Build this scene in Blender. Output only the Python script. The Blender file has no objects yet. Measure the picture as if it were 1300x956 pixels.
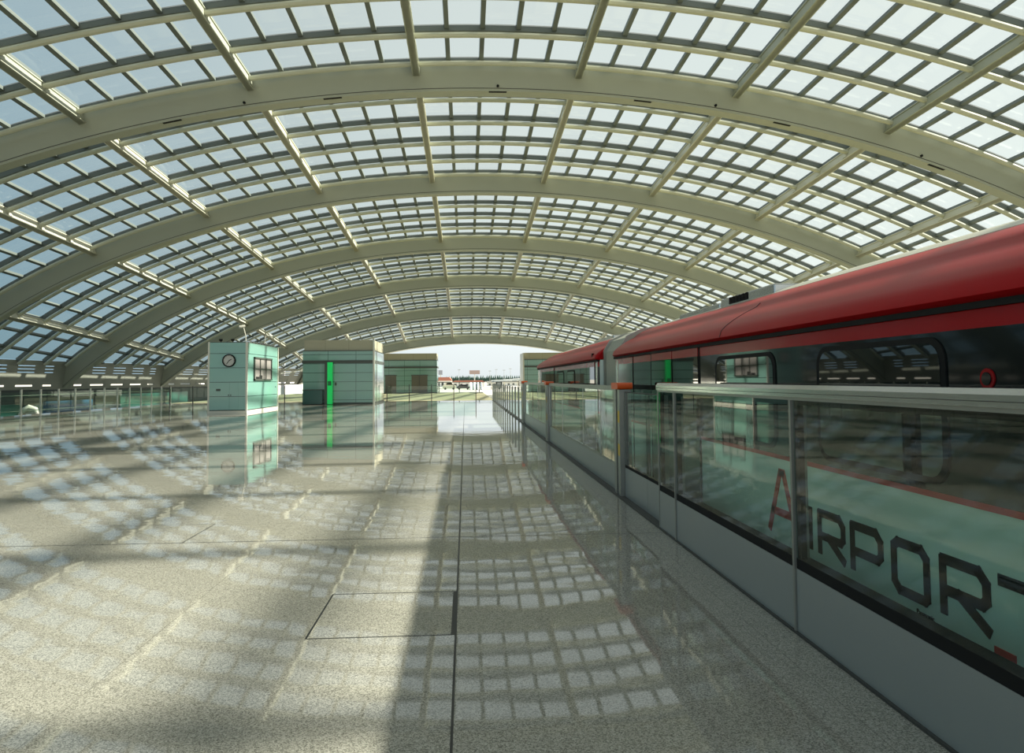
import bpy, math, random
from mathutils import Vector, Matrix
random.seed(7)
C = bpy.context.scene
col = C.collection
R = math.radians

# ------------------------------------------------------------------ camera
FPX, YAW, PITCH, ROLL = 950.0, 0.0625, 0.0504, -0.0084
cy, sy, cp, sp = math.cos(YAW), math.sin(YAW), math.cos(PITCH), math.sin(PITCH)
Fv = Vector((sy*cp, cy*cp, sp)); Rv = Vector((cy, -sy, 0)); Uv = Rv.cross(Fv)
R2 = Rv*math.cos(ROLL)+Uv*math.sin(ROLL); U2 = -Rv*math.sin(ROLL)+Uv*math.cos(ROLL)
cd = bpy.data.cameras.new('camera'); cam = bpy.data.objects.new('camera', cd); col.objects.link(cam)
cam.matrix_world = Matrix(((R2.x, U2.x, -Fv.x, 0), (R2.y, U2.y, -Fv.y, 0), (R2.z, U2.z, -Fv.z, 1.6), (0, 0, 0, 1)))
cd.sensor_width = 36; cd.lens = FPX/1300*36; cd.shift_y = -44/1300; cd.clip_end = 5000; cd.clip_start = .05
C.camera = cam

# ------------------------------------------------------------------ light
SUN_EL, SUN_AZ = R(35.5), R(12)      # azimuth measured from +X towards +Y
w = bpy.data.worlds.new('sky'); C.world = w; w.use_nodes = True
nt = w.node_tree; nt.nodes.clear()
sky = nt.nodes.new('ShaderNodeTexSky'); sky.sky_type = 'NISHITA'; sky.sun_disc = False
sky.sun_elevation = SUN_EL; sky.sun_rotation = R(90)-SUN_AZ
sky.air_density = 1.0; sky.dust_density = 1.5; sky.ozone_density = 1.0
hs = nt.nodes.new('ShaderNodeHueSaturation'); hs.inputs['Saturation'].default_value = .62
bg = nt.nodes.new('ShaderNodeBackground'); bg.inputs['Strength'].default_value = 0.23
wo = nt.nodes.new('ShaderNodeOutputWorld')
# thin bright haze towards the sun's side, clearer blue away from it
wtc = nt.nodes.new('ShaderNodeTexCoord'); wsx = nt.nodes.new('ShaderNodeSeparateXYZ'); nt.links.new(wtc.outputs['Generated'], wsx.inputs[0])
wmr = nt.nodes.new('ShaderNodeMapRange'); wmr.interpolation_type = 'SMOOTHSTEP'
wmr.inputs['From Min'].default_value = -.62; wmr.inputs['From Max'].default_value = .02; nt.links.new(wsx.outputs[0], wmr.inputs['Value'])
hz = nt.nodes.new('ShaderNodeMix'); hz.data_type = 'RGBA'; nt.links.new(wmr.outputs[0], hz.inputs[0])
hz.inputs[6].default_value = (.95, 2.1, 2.95, 1); hz.inputs[7].default_value = (3.75, 4.15, 4.3, 1)
mxw = nt.nodes.new('ShaderNodeMix'); mxw.data_type = 'RGBA'; mxw.inputs[0].default_value = .8
nt.links.new(hs.outputs[0], mxw.inputs[6]); nt.links.new(hz.outputs[2], mxw.inputs[7])
nt.links.new(sky.outputs[0], hs.inputs['Color']); nt.links.new(mxw.outputs[2], bg.inputs[0]); nt.links.new(bg.outputs[0], wo.inputs[0])
sd = bpy.data.lights.new('sun', 'SUN'); sd.energy = 23; sd.angle = R(.9); sd.color = (1, .935, .81)
sun = bpy.data.objects.new('sun', sd); col.objects.link(sun)
sdir = Vector((math.cos(SUN_EL)*math.cos(SUN_AZ), math.cos(SUN_EL)*math.sin(SUN_AZ), math.sin(SUN_EL)))
sun.rotation_euler = sdir.to_track_quat('Z', 'Y').to_euler(); sun.location = (30, 20, 40)
vs = C.view_settings; vs.view_transform = 'Standard'; vs.look = 'None'; vs.gamma = 1; vs.exposure = 0.0; vs.use_curve_mapping = False
C.cycles.max_bounces = 10; C.cycles.transparent_max_bounces = 24; C.cycles.diffuse_bounces = 4; C.cycles.glossy_bounces = 5
C.cycles.caustics_reflective = False; C.cycles.caustics_refractive = False

# ------------------------------------------------------------------ materials
def srgb(r, g, b):
    f = lambda c: (c/255)/12.92 if c/255 <= .04045 else ((c/255+.055)/1.055)**2.4
    return (f(r), f(g), f(b), 1)
def mat(name, c, rough=.5, metal=0, spec=.5, noise=0, nscale=8, coat=0):
    m = bpy.data.materials.new(name); m.use_nodes = True
    n = m.node_tree; b = n.nodes['Principled BSDF']
    b.inputs['Roughness'].default_value = rough; b.inputs['Metallic'].default_value = metal
    b.inputs['Specular IOR Level'].default_value = spec; b.inputs['Coat Weight'].default_value = coat; b.inputs['Coat Roughness'].default_value = .08
    if len(c) == 3: c = (*c, 1)
    tc = n.nodes.new('ShaderNodeTexCoord'); nz = n.nodes.new('ShaderNodeTexNoise')
    nz.inputs['Scale'].default_value = nscale; nz.inputs['Detail'].default_value = 4
    mx = n.nodes.new('ShaderNodeMix'); mx.data_type = 'RGBA'
    k = max(noise, .015)
    mx.inputs[6].default_value = tuple(x*(1-k) for x in c[:3])+(1,)
    mx.inputs[7].default_value = tuple(min(1, x*(1+k)) for x in c[:3])+(1,)
    n.links.new(tc.outputs['Object'], nz.inputs['Vector']); n.links.new(nz.outputs['Fac'], mx.inputs[0])
    n.links.new(mx.outputs[2], b.inputs['Base Color'])
    return m
def glass_mat(name, tint, refl=1.0, rough=0.0, diffuse=0, dcol=(.8, .9, .9, 1), ior=1.5):
    m = bpy.data.materials.new(name); m.use_nodes = True
    n = m.node_tree; n.nodes.clear(); N = n.nodes.new; L = n.links.new
    out = N('ShaderNodeOutputMaterial'); tr = N('ShaderNodeBsdfTransparent'); gl = N('ShaderNodeBsdfGlossy')
    tr.inputs[0].default_value = tint; gl.inputs['Roughness'].default_value = rough; gl.inputs[0].default_value = (1, 1, 1, 1)
    fr = N('ShaderNodeFresnel'); fr.inputs[0].default_value = ior
    mu = N('ShaderNodeMath'); mu.operation = 'MULTIPLY'; mu.inputs[1].default_value = refl; mu.use_clamp = True
    L(fr.outputs[0], mu.inputs[0])
    ge = N('ShaderNodeNewGeometry'); bf = N('ShaderNodeMath'); bf.operation = 'SUBTRACT'; bf.inputs[0].default_value = 1; L(ge.outputs['Backfacing'], bf.inputs[1])
    m9 = N('ShaderNodeMath'); m9.operation = 'MULTIPLY'; L(mu.outputs[0], m9.inputs[0]); L(bf.outputs[0], m9.inputs[1]); mu = m9
    base = tr.outputs[0]
    if diffuse:
        tl = N('ShaderNodeBsdfTranslucent'); tl.inputs[0].default_value = dcol
        m0 = N('ShaderNodeMixShader'); m0.inputs[0].default_value = diffuse
        L(tr.outputs[0], m0.inputs[1]); L(tl.outputs[0], m0.inputs[2]); base = m0.outputs[0]
    ms = N('ShaderNodeMixShader'); L(mu.outputs[0], ms.inputs[0]); L(base, ms.inputs[1]); L(gl.outputs[0], ms.inputs[2])
    L(ms.outputs[0], out.inputs[0])
    return m
def lined(name, c, lc, rough, lines, coat=0, spec=.5):
    """base colour c with joint lines; lines = [(axis, period, offset, width)] in object space"""
    m = mat(name, c, rough, spec=spec, coat=coat, noise=.04, nscale=.7)
    n = m.node_tree; N = n.nodes.new; L = n.links.new
    b = n.nodes['Principled BSDF']; src = b.inputs['Base Color'].links[0].from_socket
    tc = N('ShaderNodeTexCoord'); sx = N('ShaderNodeSeparateXYZ'); L(tc.outputs['Object'], sx.inputs[0])
    acc = None
    for ax, per, off, wd in lines:
        a = N('ShaderNodeMath'); a.operation = 'SUBTRACT'; L(sx.outputs[ax], a.inputs[0]); a.inputs[1].default_value = off-per/2
        f = N('ShaderNodeMath'); f.operation = 'FLOORED_MODULO'; L(a.outputs[0], f.inputs[0]); f.inputs[1].default_value = per
        s = N('ShaderNodeMath'); s.operation = 'SUBTRACT'; L(f.outputs[0], s.inputs[0]); s.inputs[1].default_value = per/2
        ab = N('ShaderNodeMath'); ab.operation = 'ABSOLUTE'; L(s.outputs[0], ab.inputs[0])
        lt = N('ShaderNodeMath'); lt.operation = 'LESS_THAN'; L(ab.outputs[0], lt.inputs[0]); lt.inputs[1].default_value = wd/2
        if acc is None: acc = lt
        else:
            mx = N('ShaderNodeMath'); mx.operation = 'MAXIMUM'; L(acc.outputs[0], mx.inputs[0]); L(lt.outputs[0], mx.inputs[1]); acc = mx
    mm = N('ShaderNodeMix'); mm.data_type = 'RGBA'; L(acc.outputs[0], mm.inputs[0]); L(src, mm.inputs[6]); mm.inputs[7].default_value = lc
    L(mm.outputs[2], b.inputs['Base Color'])
    return m

def granite():
    m = bpy.data.materials.new('polished_granite'); m.use_nodes = True
    n = m.node_tree; N = n.nodes.new; L = n.links.new; b = n.nodes['Principled BSDF']
    tc = N('ShaderNodeTexCoord')
    vo = N('ShaderNodeTexVoronoi'); vo.inputs['Scale'].default_value = 170; L(tc.outputs['Object'], vo.inputs['Vector'])
    n1 = N('ShaderNodeTexNoise'); n1.inputs['Scale'].default_value = 60; n1.inputs['Detail'].default_value = 6; L(tc.outputs['Object'], n1.inputs['Vector'])
    rp = N('ShaderNodeValToRGB'); e = rp.color_ramp.elements
    e[0].position = 0; e[0].color = (.065, .062, .053, 1); e[1].position = 1; e[1].color = (.52, .495, .43, 1)
    q = rp.color_ramp.elements.new(.3); q.color = (.21, .20, .17, 1); q = rp.color_ramp.elements.new(.55); q.color = (.34, .325, .28, 1)
    sep = N('ShaderNodeSeparateColor'); L(vo.outputs['Color'], sep.inputs[0])
    av = N('ShaderNodeMath'); av.operation = 'MULTIPLY_ADD'; L(sep.outputs[0], av.inputs[0]); av.inputs[1].default_value = .7
    m2 = N('ShaderNodeMath'); m2.operation = 'MULTIPLY'; L(n1.outputs['Fac'], m2.inputs[0]); m2.inputs[1].default_value = .3; L(m2.outputs[0], av.inputs[2])
    L(av.outputs[0], rp.inputs[0])
    sx = N('ShaderNodeSeparateXYZ'); L(tc.outputs['Object'], sx.inputs[0])
    def M(op, a, bb=None, c=None):
        t = N('ShaderNodeMath'); t.operation = op
        for i, v in enumerate((a, bb, c)):
            if v is None: continue
            if isinstance(v, (int, float)): t.inputs[i].default_value = v
            else: L(v, t.inputs[i])
        return t.outputs[0]
    def near(co, val, wd): return M('LESS_THAN', M('ABSOLUTE', M('SUBTRACT', co, val)), wd/2)
    def per(co, p, off, wd):
        return M('LESS_THAN', M('ABSOLUTE', M('SUBTRACT', M('FLOORED_MODULO', M('SUBTRACT', co, off-p/2), p), p/2)), wd/2)
    X, Y = sx.outputs[0], sx.outputs[1]
    def rng(co, lo, hi): return M('MULTIPLY', M('GREATER_THAN', co, lo), M('LESS_THAN', co, hi))
    faint = M('MAXIMUM', per(Y, 1.94, 4.81, .007), per(X, 1.90, -.07, .006))
    dark = near(X, -.07, .013)
    dark = M('MAXIMUM', dark, M('MULTIPLY', near(Y, 7.75, .014), M('GREATER_THAN', X, -3.85)))
    dark = M('MAXIMUM', dark, M('MULTIPLY', M('MAXIMUM', near(Y, 4.81, .016), near(Y, 5.78, .016)), rng(X, -1.0, -.07)))
    dark = M('MAXIMUM', dark, M('MULTIPLY', near(X, -1.0, .013), rng(Y, 4.81, 5.78)))
    dark = M('MAXIMUM', dark, M('MULTIPLY', near(X, -.085, .03), rng(Y, 4.81, 5.78)))
    dark = M('MAXIMUM', dark, M('MULTIPLY', near(Y, 8.74, .012), rng(X, -4.2, -2.82)))
    dark = M('MAXIMUM', dark, M('MULTIPLY', near(X, -2.83, .012), rng(Y, 7.75, 8.74)))
    dark = M('MAXIMUM', dark, per(Y, 9.70, 7.75+9.7, .02))
    big = N('ShaderNodeTexNoise'); big.inputs['Scale'].default_value = .6; big.inputs['Detail'].default_value = 3; L(tc.outputs['Object'], big.inputs['Vector'])
    sc = M('MULTIPLY_ADD', big.outputs['Fac'], .22, .89)
    mc = N('ShaderNodeVectorMath'); mc.operation = 'SCALE'; L(rp.outputs[0], mc.inputs[0]); L(sc, mc.inputs[3])
    a1 = N('ShaderNodeMix'); a1.data_type = 'RGBA'; L(M('MULTIPLY', faint, .4), a1.inputs[0]); L(mc.outputs[0], a1.inputs[6]); a1.inputs[7].default_value = (.06, .055, .045, 1)
    a2 = N('ShaderNodeMix'); a2.data_type = 'RGBA'; L(dark, a2.inputs[0]); L(a1.outputs[2], a2.inputs[6]); a2.inputs[7].default_value = (.012, .012, .01, 1)
    L(a2.outputs[2], b.inputs['Base Color'])
    b.inputs['Roughness'].default_value = .055; b.inputs['IOR'].default_value = 1.47
    rr = M('MULTIPLY_ADD', dark, .5, .03); L(rr, b.inputs['Roughness'])
    # slightly wavy polish, warping the reflections tile by tile
    mp = N('ShaderNodeMapping'); mp.inputs['Scale'].default_value = (1.1, 1.6, 1); L(tc.outputs['Object'], mp.inputs[0])
    bn = N('ShaderNodeTexNoise'); bn.inputs['Scale'].default_value = 1.0; bn.inputs['Detail'].default_value = 2; L(mp.outputs[0], bn.inputs['Vector'])
    bp = N('ShaderNodeBump'); bp.inputs['Strength'].default_value = 1; bp.inputs['Distance'].default_value = .0016; L(bn.outputs['Fac'], bp.inputs['Height'])
    L(bp.outputs[0], b.inputs['Normal'])
    return m

M_ = {
 'granite': granite(),
 'apron': mat('pale_concrete', (.36, .33, .20), .6, noise=.12, nscale=1.5),
 'beam': mat('cream_steel_paint', (.385, .40, .325), .5, noise=.02, nscale=.5),
 'rib': mat('cream_rib_paint', (.58, .57, .47), .4),
 'tube': mat('purlin_paint', (.52, .52, .40), .4),
 'bar': mat('grey_glazing_bar', (.13, .15, .14), .5),
 'seam': mat('dark_seam', (.05, .05, .045), .6),
 'skirt': mat('grey_cladding', (.30, .31, .27), .5),
 'darkwall': mat('dark_green_wall', (.03, .045, .038), .5),
 'trench': mat('track_concrete', (.07, .09, .078), .6, noise=.15),
 'roofglass': glass_mat('fritted_roof_glass', (.49, .52, .50, 1), .5, .02, .07, (.85, .92, .9, 1)),
 'gateglass': glass_mat('green_tinted_glass', (.80, .89, .85, 1), 1.05),
 'railglass': glass_mat('railing_glass', (.86, .93, .89, 1), 1.1),
 'alu': mat('brushed_aluminium', (.52, .52, .49), .17, .85, noise=.05, nscale=3),
 'panel': mat('satin_grey_panel', (.30, .32, .31), .30, .25),
 'gatemetal': mat('grey_gate_metal', (.31, .31, .275), .35, .5),
 'black': mat('black_rubber', (.010, .010, .010), .7, spec=.2),
 'orange': mat('orange_beacon_plastic', (.72, .10, .012), .4),
 'yellow': mat('yellow_tape', (.65, .42, .03), .5),
 'red': mat('glossy_red_paint', (.34, .006, .008), .3, spec=.07, noise=.03, nscale=1),
 'redband': mat('red_band_film', (.33, .010, .012), .15, spec=.2),
 'cream': mat('train_roof_cream', (.48, .46, .38), .4),
 'glassdark': mat('smoked_window_band', (.010, .013, .013), .06, spec=.35),
 'windark': mat('smoked_window_glass', (.008, .01, .009), .02, spec=1.0),
 'white': mat('white_train_film', (.72, .80, .74), .35),
 'trainred': mat('red_stripe', (.55, .02, .02), .35),
 'ink': mat('dark_letter_film', (.006, .008, .007), .5, spec=.2),
 'inkred': mat('red_letter_film', (.55, .03, .025), .4),
 'bellows': mat('gangway_fabric', (.34, .34, .28), .65),
 'steel': mat('stainless_steel', (.55, .55, .50), .25, .9),
 'silver': mat('silver_door', (.30, .32, .31), .3, .6),
 'aqua': lined('aqua_glass_cladding', (.22, .42, .365), (.03, .07, .06, 1), .12, [(2, .735, .12, .03)], coat=.5),
 'aqua2': lined('aqua_glass_cladding_gridded', (.21, .375, .325), (.03, .07, .06, 1), .12, [(2, .62, .93, .035), (0, 1.9, -7.5, .03), (1, 1.9, 53.5, .03)], coat=.5),
 'parapet': lined('beige_parapet', (.40, .37, .27), (.33, .31, .22, 1), .5, [(0, 1.6, 0, .05), (1, 1.6, 0, .05)]),
 'dkband': mat('dark_cornice', (.06, .07, .06), .4),
 'brown': mat('brown_door_glass', (.13, .12, .09), .2),
 'offwhite': mat('off_white_trim', (.66, .64, .56), .35),
 'clockface': mat('clock_face', (.50, .50, .47), .3),
 'curtain': mat('mauve_blind', (.33, .30, .29), .3),
 'green': mat('green_panel', (.0, .42, .09), .3),
 'teal': mat('teal_panel', (.015, .085, .065), .3),
 'blue': mat('blue_panel', (.02, .10, .20), .3),
 'asphalt': mat('pale_asphalt', (.30, .29, .25), .8, noise=.1, nscale=.2),
 'tree': mat('conifer_foliage', (.035, .075, .055), .9, noise=.3, nscale=1),
 'trunk': mat('trunk_bark', (.08, .06, .04), .9),
 'board': mat('billboard_face', (.42, .30, .26), .6),
 'board2': mat('grey_billboard_face', (.33, .33, .36), .6),
 'bright': mat('white_render', (.80, .79, .72), .7),
 'rooftile': mat('red_roof_sheet', (.45, .17, .11), .7),
 'car': mat('dark_car_paint', (.02, .03, .04), .25, coat=.5),
 'van': mat('cream_van_paint', (.70, .66, .50), .4),
 'stripe': lined('striped_awning', (.75, .75, .68), (.04, .06, .06, 1), .5, [(0, 1.1, 0, .5)]),
}
gm = M_['green'].node_tree.nodes['Principled BSDF']
gm.inputs['Emission Color'].default_value = (0, .55, .09, 1); gm.inputs['Emission Strength'].default_value = .45

# ------------------------------------------------------------------ mesh helpers
class MB:
    def __init__(s): s.v = []; s.f = []
    def quad(s, a, b, c, d):
        i = len(s.v); s.v += [tuple(a), tuple(b), tuple(c), tuple(d)]; s.f.append((i, i+1, i+2, i+3))
    def hexa(s, p):
        i = len(s.v); s.v += [tuple(q) for q in p]
        for f in ((0, 3, 2, 1), (4, 5, 6, 7), (0, 1, 5, 4), (1, 2, 6, 5), (2, 3, 7, 6), (3, 0, 4, 7)): s.f.append(tuple(i+k for k in f))
        return s
    def box(s, x0, x1, y0, y1, z0, z1):
        return s.hexa([(x0, y0, z0), (x1, y0, z0), (x1, y1, z0), (x0, y1, z0), (x0, y0, z1), (x1, y0, z1), (x1, y1, z1), (x0, y1, z1)])
    def slab(s, a, b, c, d, t):
        t = Vector(t); return s.hexa([a, b, c, d, Vector(a)+t, Vector(b)+t, Vector(c)+t, Vector(d)+t])
    def sweep(s, pts, sides, ups, wd, h):
        i0 = len(s.v); n = len(pts)
        for p, sd_, u in zip(pts, sides, ups):
            p = Vector(p); a = Vector(sd_)*wd/2; u = Vector(u)*h
            for q in (p-a, p+a, p+a+u, p-a+u): s.v.append(tuple(q))
        for k in range(n-1):
            b = i0+4*k
            for j in range(4):
                s.f.append((b+j, b+(j+1) % 4, b+4+(j+1) % 4, b+4+j))
        s.f.append((i0+3, i0+2, i0+1, i0)); b = i0+4*(n-1); s.f.append((b, b+1, b+2, b+3))
        return s
    def tube(s, pts, r, n=6):
        pts = [Vector(p) for p in pts]; i0 = len(s.v); m = len(pts)
        for k, p in enumerate(pts):
            d = (pts[min(k+1, m-1)]-pts[max(k-1, 0)]).normalized()
            ref = Vector((0, 0, 1)) if abs(d.z) < .9 else Vector((1, 0, 0))
            a = d.cross(ref).normalized(); b = d.cross(a)
            rr = r[k] if isinstance(r, (list, tuple)) else r
            for j in range(n):
                t = 2*math.pi*j/n; s.v.append(tuple(p+a*rr*math.cos(t)+b*rr*math.sin(t)))
        for k in range(m-1):
            for j in range(n):
                s.f.append((i0+k*n+j, i0+k*n+(j+1) % n, i0+(k+1)*n+(j+1) % n, i0+(k+1)*n+j))
        s.f.append(tuple(i0+j for j in range(n))[::-1]); s.f.append(tuple(i0+(m-1)*n+j for j in range(n)))
        return s
    def prism(s, poly, f0, f1):
        """poly: 2-D points, f0/f1 map them to 3-D at the two ends"""
        i = len(s.v); n = len(poly)
        s.v += [tuple(f0(p)) for p in poly]+[tuple(f1(p)) for p in poly]
        s.f.append(tuple(range(i, i+n))[::-1]); s.f.append(tuple(range(i+n, i+2*n)))
        for k in range(n): s.f.append((i+k, i+(k+1) % n, i+n+(k+1) % n, i+n+k))
        return s
    def build(s, name, m, parent=None, smooth=False, bevel=0):
        me = bpy.data.meshes.new(name); me.from_pydata(s.v, [], s.f); me.update()
        import bmesh
        bm = bmesh.new(); bm.from_mesh(me); bmesh.ops.recalc_face_normals(bm, faces=bm.faces)
        if bevel: bmesh.ops.bevel(bm, geom=list(bm.edges), offset=bevel, segments=2, affect='EDGES', profile=.5)
        bm.to_mesh(me); bm.free()
        if smooth:
            for p in me.polygons: p.use_smooth = True
            me.set_sharp_from_angle(angle=R(38))
        o = bpy.data.objects.new(name, me); col.objects.link(o); me.materials.append(m)
        if parent: o.parent = parent; o.matrix_parent_inverse = Matrix.Translation(parent.location).inverted() if not parent.parent else Matrix.Translation(parent.matrix_world.translation).inverted()
        return o
def tag(o, label=None, cat=None, group=None, kind=None):
    if label: o['label'] = label
    if cat: o['category'] = cat
    if group: o['group'] = group
    if kind: o['kind'] = kind
    return o
def empty(name, loc=(0, 0, 0)):
    o = bpy.data.objects.new(name, None); o.location = loc; o.empty_display_size = .2; col.objects.link(o); return o
def struct(o): o['kind'] = 'structure'; return o
def B(x0, x1, y0, y1, z0, z1): return MB().box(x0, x1, y0, y1, z0, z1)

# ------------------------------------------------------------------ vault geometry
Y0, D = 23.86, 19.3
CX = 1.99
HN = {-2: 20.9, -1: 20.9, 0: 20.4, 1: 19.5, 2: 18.3, 3: 16.8, 4: 15.15, 5: 12.8, 6: 9.35}
DL = .1079
def Rn(n): return 85.2*(1-.019*(n-3))
def cur(n, a, off=0.0, dy=0.0):
    r, h = Rn(n), HN[n]
    return Vector((CX+(r+off)*math.sin(a), Y0+D*n+dy, h-r+(r+off)*math.cos(a)-1.5*(a/.52)**6))
def solve(n, off, z):
    lo, hi = .1, .75
    for _ in range(40):
        m = (lo+hi)/2
        if cur(n, m, off).z > z: lo = m
        else: hi = m
    return lo
ATOP = {n: solve(n, .95, 3.9) for n in HN}
ABOT = {n: solve(n, -.95, 1.0) for n in HN}
AW = .88
def lerpcur(n, t, a, off):      # surface between arch n and n+1, from back face to front face
    p = cur(n, a, off, AW); q = cur(n+1, a, off, 0)
    return p.lerp(q, t)
def alim(n, t): return ATOP[n]*(1-t)+ATOP[n+1]*t
def rad(a): return Vector((math.sin(a), 0, math.cos(a)))
def tang(a): return Vector((math.cos(a), 0, -math.sin(a)))

def arch_mesh(mb, n, o0, o1, y0, y1, seg=72):
    i0 = len(mb.v)
    for k in range(seg+1):
        u = -1+2*k/seg
        pb, pt = cur(n, u*ABOT[n], o0), cur(n, u*ATOP[n], o1)
        if o0 > -.9 or o1 < .8:   # a flange or seam follows the lower edge only
            pt = cur(n, u*ABOT[n], o1)
        for p, y in ((pb, y0), (pb, y1), (pt, y1), (pt, y0)):
            mb.v.append((p.x, p.y+y, p.z))
    for k in range(seg):
        b = i0+4*k
        for j in range(4): mb.f.append((b+j, b+(j+1) % 4, b+4+(j+1) % 4, b+4+j))
    mb.f.append((i0+3, i0+2, i0+1, i0)); b = i0+4*seg; mb.f.append((b, b+1, b+2, b+3))
    return mb
def rib_mesh(mb, n, a):
    pts = [lerpcur(n, t, a, 0.0) for t in (0, 1)]
    mb.sweep(pts, [tang(a)]*2, [rad(a)]*2, .30, .72)
    d = (pts[1]-pts[0]); ln = d.length; d.normalize()
    for t in (.2, .4, .6, .8, .975):      # purlin brackets
        c = pts[0]+d*(t*ln)
        mb.sweep([c-d*.22+rad(a)*.1, c+d*.22+rad(a)*.1], [tang(a)]*2, [rad(a)]*2, .46, .58)
    for o in (0.0, .62):                  # flanges
        mb.sweep([p+rad(a)*o for p in pts], [tang(a)]*2, [rad(a)]*2, .42, .07)
    return mb

ARCH_LABEL = {1: 'nearest curved cream roof arch, crossing the whole top of the view',
 2: 'second curved cream roof arch from the camera, its left foot beyond the frame',
 3: 'third curved cream roof arch, landing at far left behind the glass railing',
 4: 'fourth curved cream roof arch, landing behind the left railing near the clock kiosk',
 5: 'fifth curved cream roof arch, low behind the kiosk and the green-lit building',
 6: 'farthest cream arch, thick ring framing the open end of the hall'}
KS = range(-5, 5)
def rib_ok(n, a): return abs(a) < min(ATOP[n], ATOP[n+1])+.004
# rear roof, behind and above the camera, kept as the room's ceiling
rear = MB()
for n in (-2, -1, 0):
    arch_mesh(rear, n, -.95, .95, 0, AW)
    for k in KS:
        rib_mesh(rear, n, (k+.5)*DL)
struct(rear.build('ceiling', M_['beam']))
for n in range(1, 7):
    root = empty('roof_arch', (CX, Y0+D*n, 0)); tag(root, ARCH_LABEL[n], 'roof arch', None)
    mb = MB()
    if n < 6: arch_mesh(mb, n, -.95, .95, 0, AW)
    else:
        arch_mesh(mb, n, -.95, .95, -.6, 2.2)
    mb.build('beam', M_['beam'], root)
    fl = arch_mesh(MB(), n, -.80, -.765, -.012 if n < 6 else -.612, (AW if n < 6 else 2.2)+.012)
    fl.build('seam', M_['seam'], root)
    if n < 6:
        for k in KS:
            a = (k+.5)*DL
            if rib_ok(n, a): rib_mesh(MB(), n, a).build('rib', M_['rib'], root)
    if n == 1:
        for a in (-.33, -.167, 0, .149, .297):
            p = cur(n, a, -.66)
            MB().tube([p+Vector((0, -.10, 0)), p+Vector((0, .02, 0))], .075, 10).build('loudspeaker', M_['black'], root)
        for a in (-.215, -.11, 0, .099, .197, .31):
            q = [cur(n, a-.006+d, -.97, .12) for d in (0, .006, .012)]
            MB().sweep(q, [Vector((0, 1, 0))]*3, [rad(a)]*3, .2, .06).build('vent_slot', M_['black'], root)

# glazing of each bay
def glazing(n, root, rearbay=False):
    cols = []
    k = -5.5
    nums = [(-27.5+m)*DL/5 for m in range(56)]       # longitudinal bar angles
    # eave columns beyond +-27.5 fifths
    ext = [-(27.5+e)*DL/5 for e in (5, 4, 3, 2, 1)]
    allc = ext+nums+[-e for e in ext[::-1]]
    def pt(t, a, off):
        L_ = alim(n, t); a = max(-L_, min(L_, a)); return lerpcur(n, t, a, off)
    step = 5
    # glass: one mesh per sector between ribs
    sect = [allc[i:i+6] for i in range(0, len(allc)-1, 5)]
    for s in sect:
        mb = MB()
        for j in range(5):
            t0, t1 = j/5, (j+1)/5
            for a, b in zip(s[:-1], s[1:]):
                p = [pt(t0, a, .98), pt(t0, b, .98), pt(t1, b, .98), pt(t1, a, .98)]
                if (p[0]-p[1]).length < .02 and (p[2]-p[3]).length < .02: continue
                mb.quad(*p)
        if mb.f: mb.build('glass_panel', M_['roofglass'], root)
    # bars across
    mb = MB()
    for j in range(6):
        t = j/5; L_ = alim(n, t); N_ = 60
        aa = [-L_+2*L_*i/N_ for i in range(N_+1)]
        mb.sweep([lerpcur(n, t, a, .70) for a in aa], [Vector((0, 1, 0))]*len(aa), [rad(a) for a in aa], .16, .36)
    for a in allc:
        ts = [j/10 for j in range(11) if abs(a) <= alim(n, j/10)+.001]
        if len(ts) < 2: continue
        mb.sweep([lerpcur(n, t, a, .78) for t in ts], [tang(a)]*len(ts), [rad(a)]*len(ts), .25, .22)
    mb.build('glazing_bars', M_['bar'], root)
    for t in (.2, .4, .6, .8, .975):
        L_ = alim(n, t); N_ = 60
        aa = [-L_+2*L_*i/N_ for i in range(N_+1)]
        MB().tube([lerpcur(n, t-.008, a, .42) for a in aa], .16, 8).build('purlin', M_['tube'], root, True)
for i, n in enumerate(range(0, 6)):
    root = struct(empty('window_%d' % (i+1), (CX, Y0+D*n, 0)))
    glazing(n, root)
for i, n in enumerate((-1, -2)):
    root = struct(empty('window_%d' % (i+7), (CX, Y0+D*n, 0)))
    glazing(n, root)

# eave skirts with louvre slots, both sides
def skirt(sgn, name):
    mb = MB()
    for n in range(-2, 6):
        def P(t, s):
            a = ATOP[n]*(1-t)+ATOP[n+1]*t; b = ABOT[n]*(1-t)+ABOT[n+1]*t
            top = cur(n, sgn*ATOP[n], .95, 0).lerp(cur(n+1, sgn*ATOP[n+1], .95, 0), t)
            bot = cur(n, sgn*ABOT[n], -.95, 0).lerp(cur(n+1, sgn*ABOT[n+1], -.95, 0), t)
            return top.lerp(bot, s)
        th = Vector((sgn*.12, 0, -.04))
        for s0, s1 in ((0, .16), (.20, .27), (.31, .38), (.42, .82), (.90, 1.0)):
            mb.slab(P(0, s0), P(1, s0), P(1, s1), P(0, s1), th)
        for j in range(6):
            t0, t1 = max(0, j/5-.035), min(1, j/5+.035)
            if j in (0, 5): t0, t1 = (0, .09) if j == 0 else (.91, 1)
            mb.slab(P(t0, .1), P(t1, .1), P(t1, .95), P(t0, .95), th*.9)
    return struct(mb.build(name, M_['skirt']))
skirt(-1, 'trim_1'); skirt(1, 'trim_2')

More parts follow.
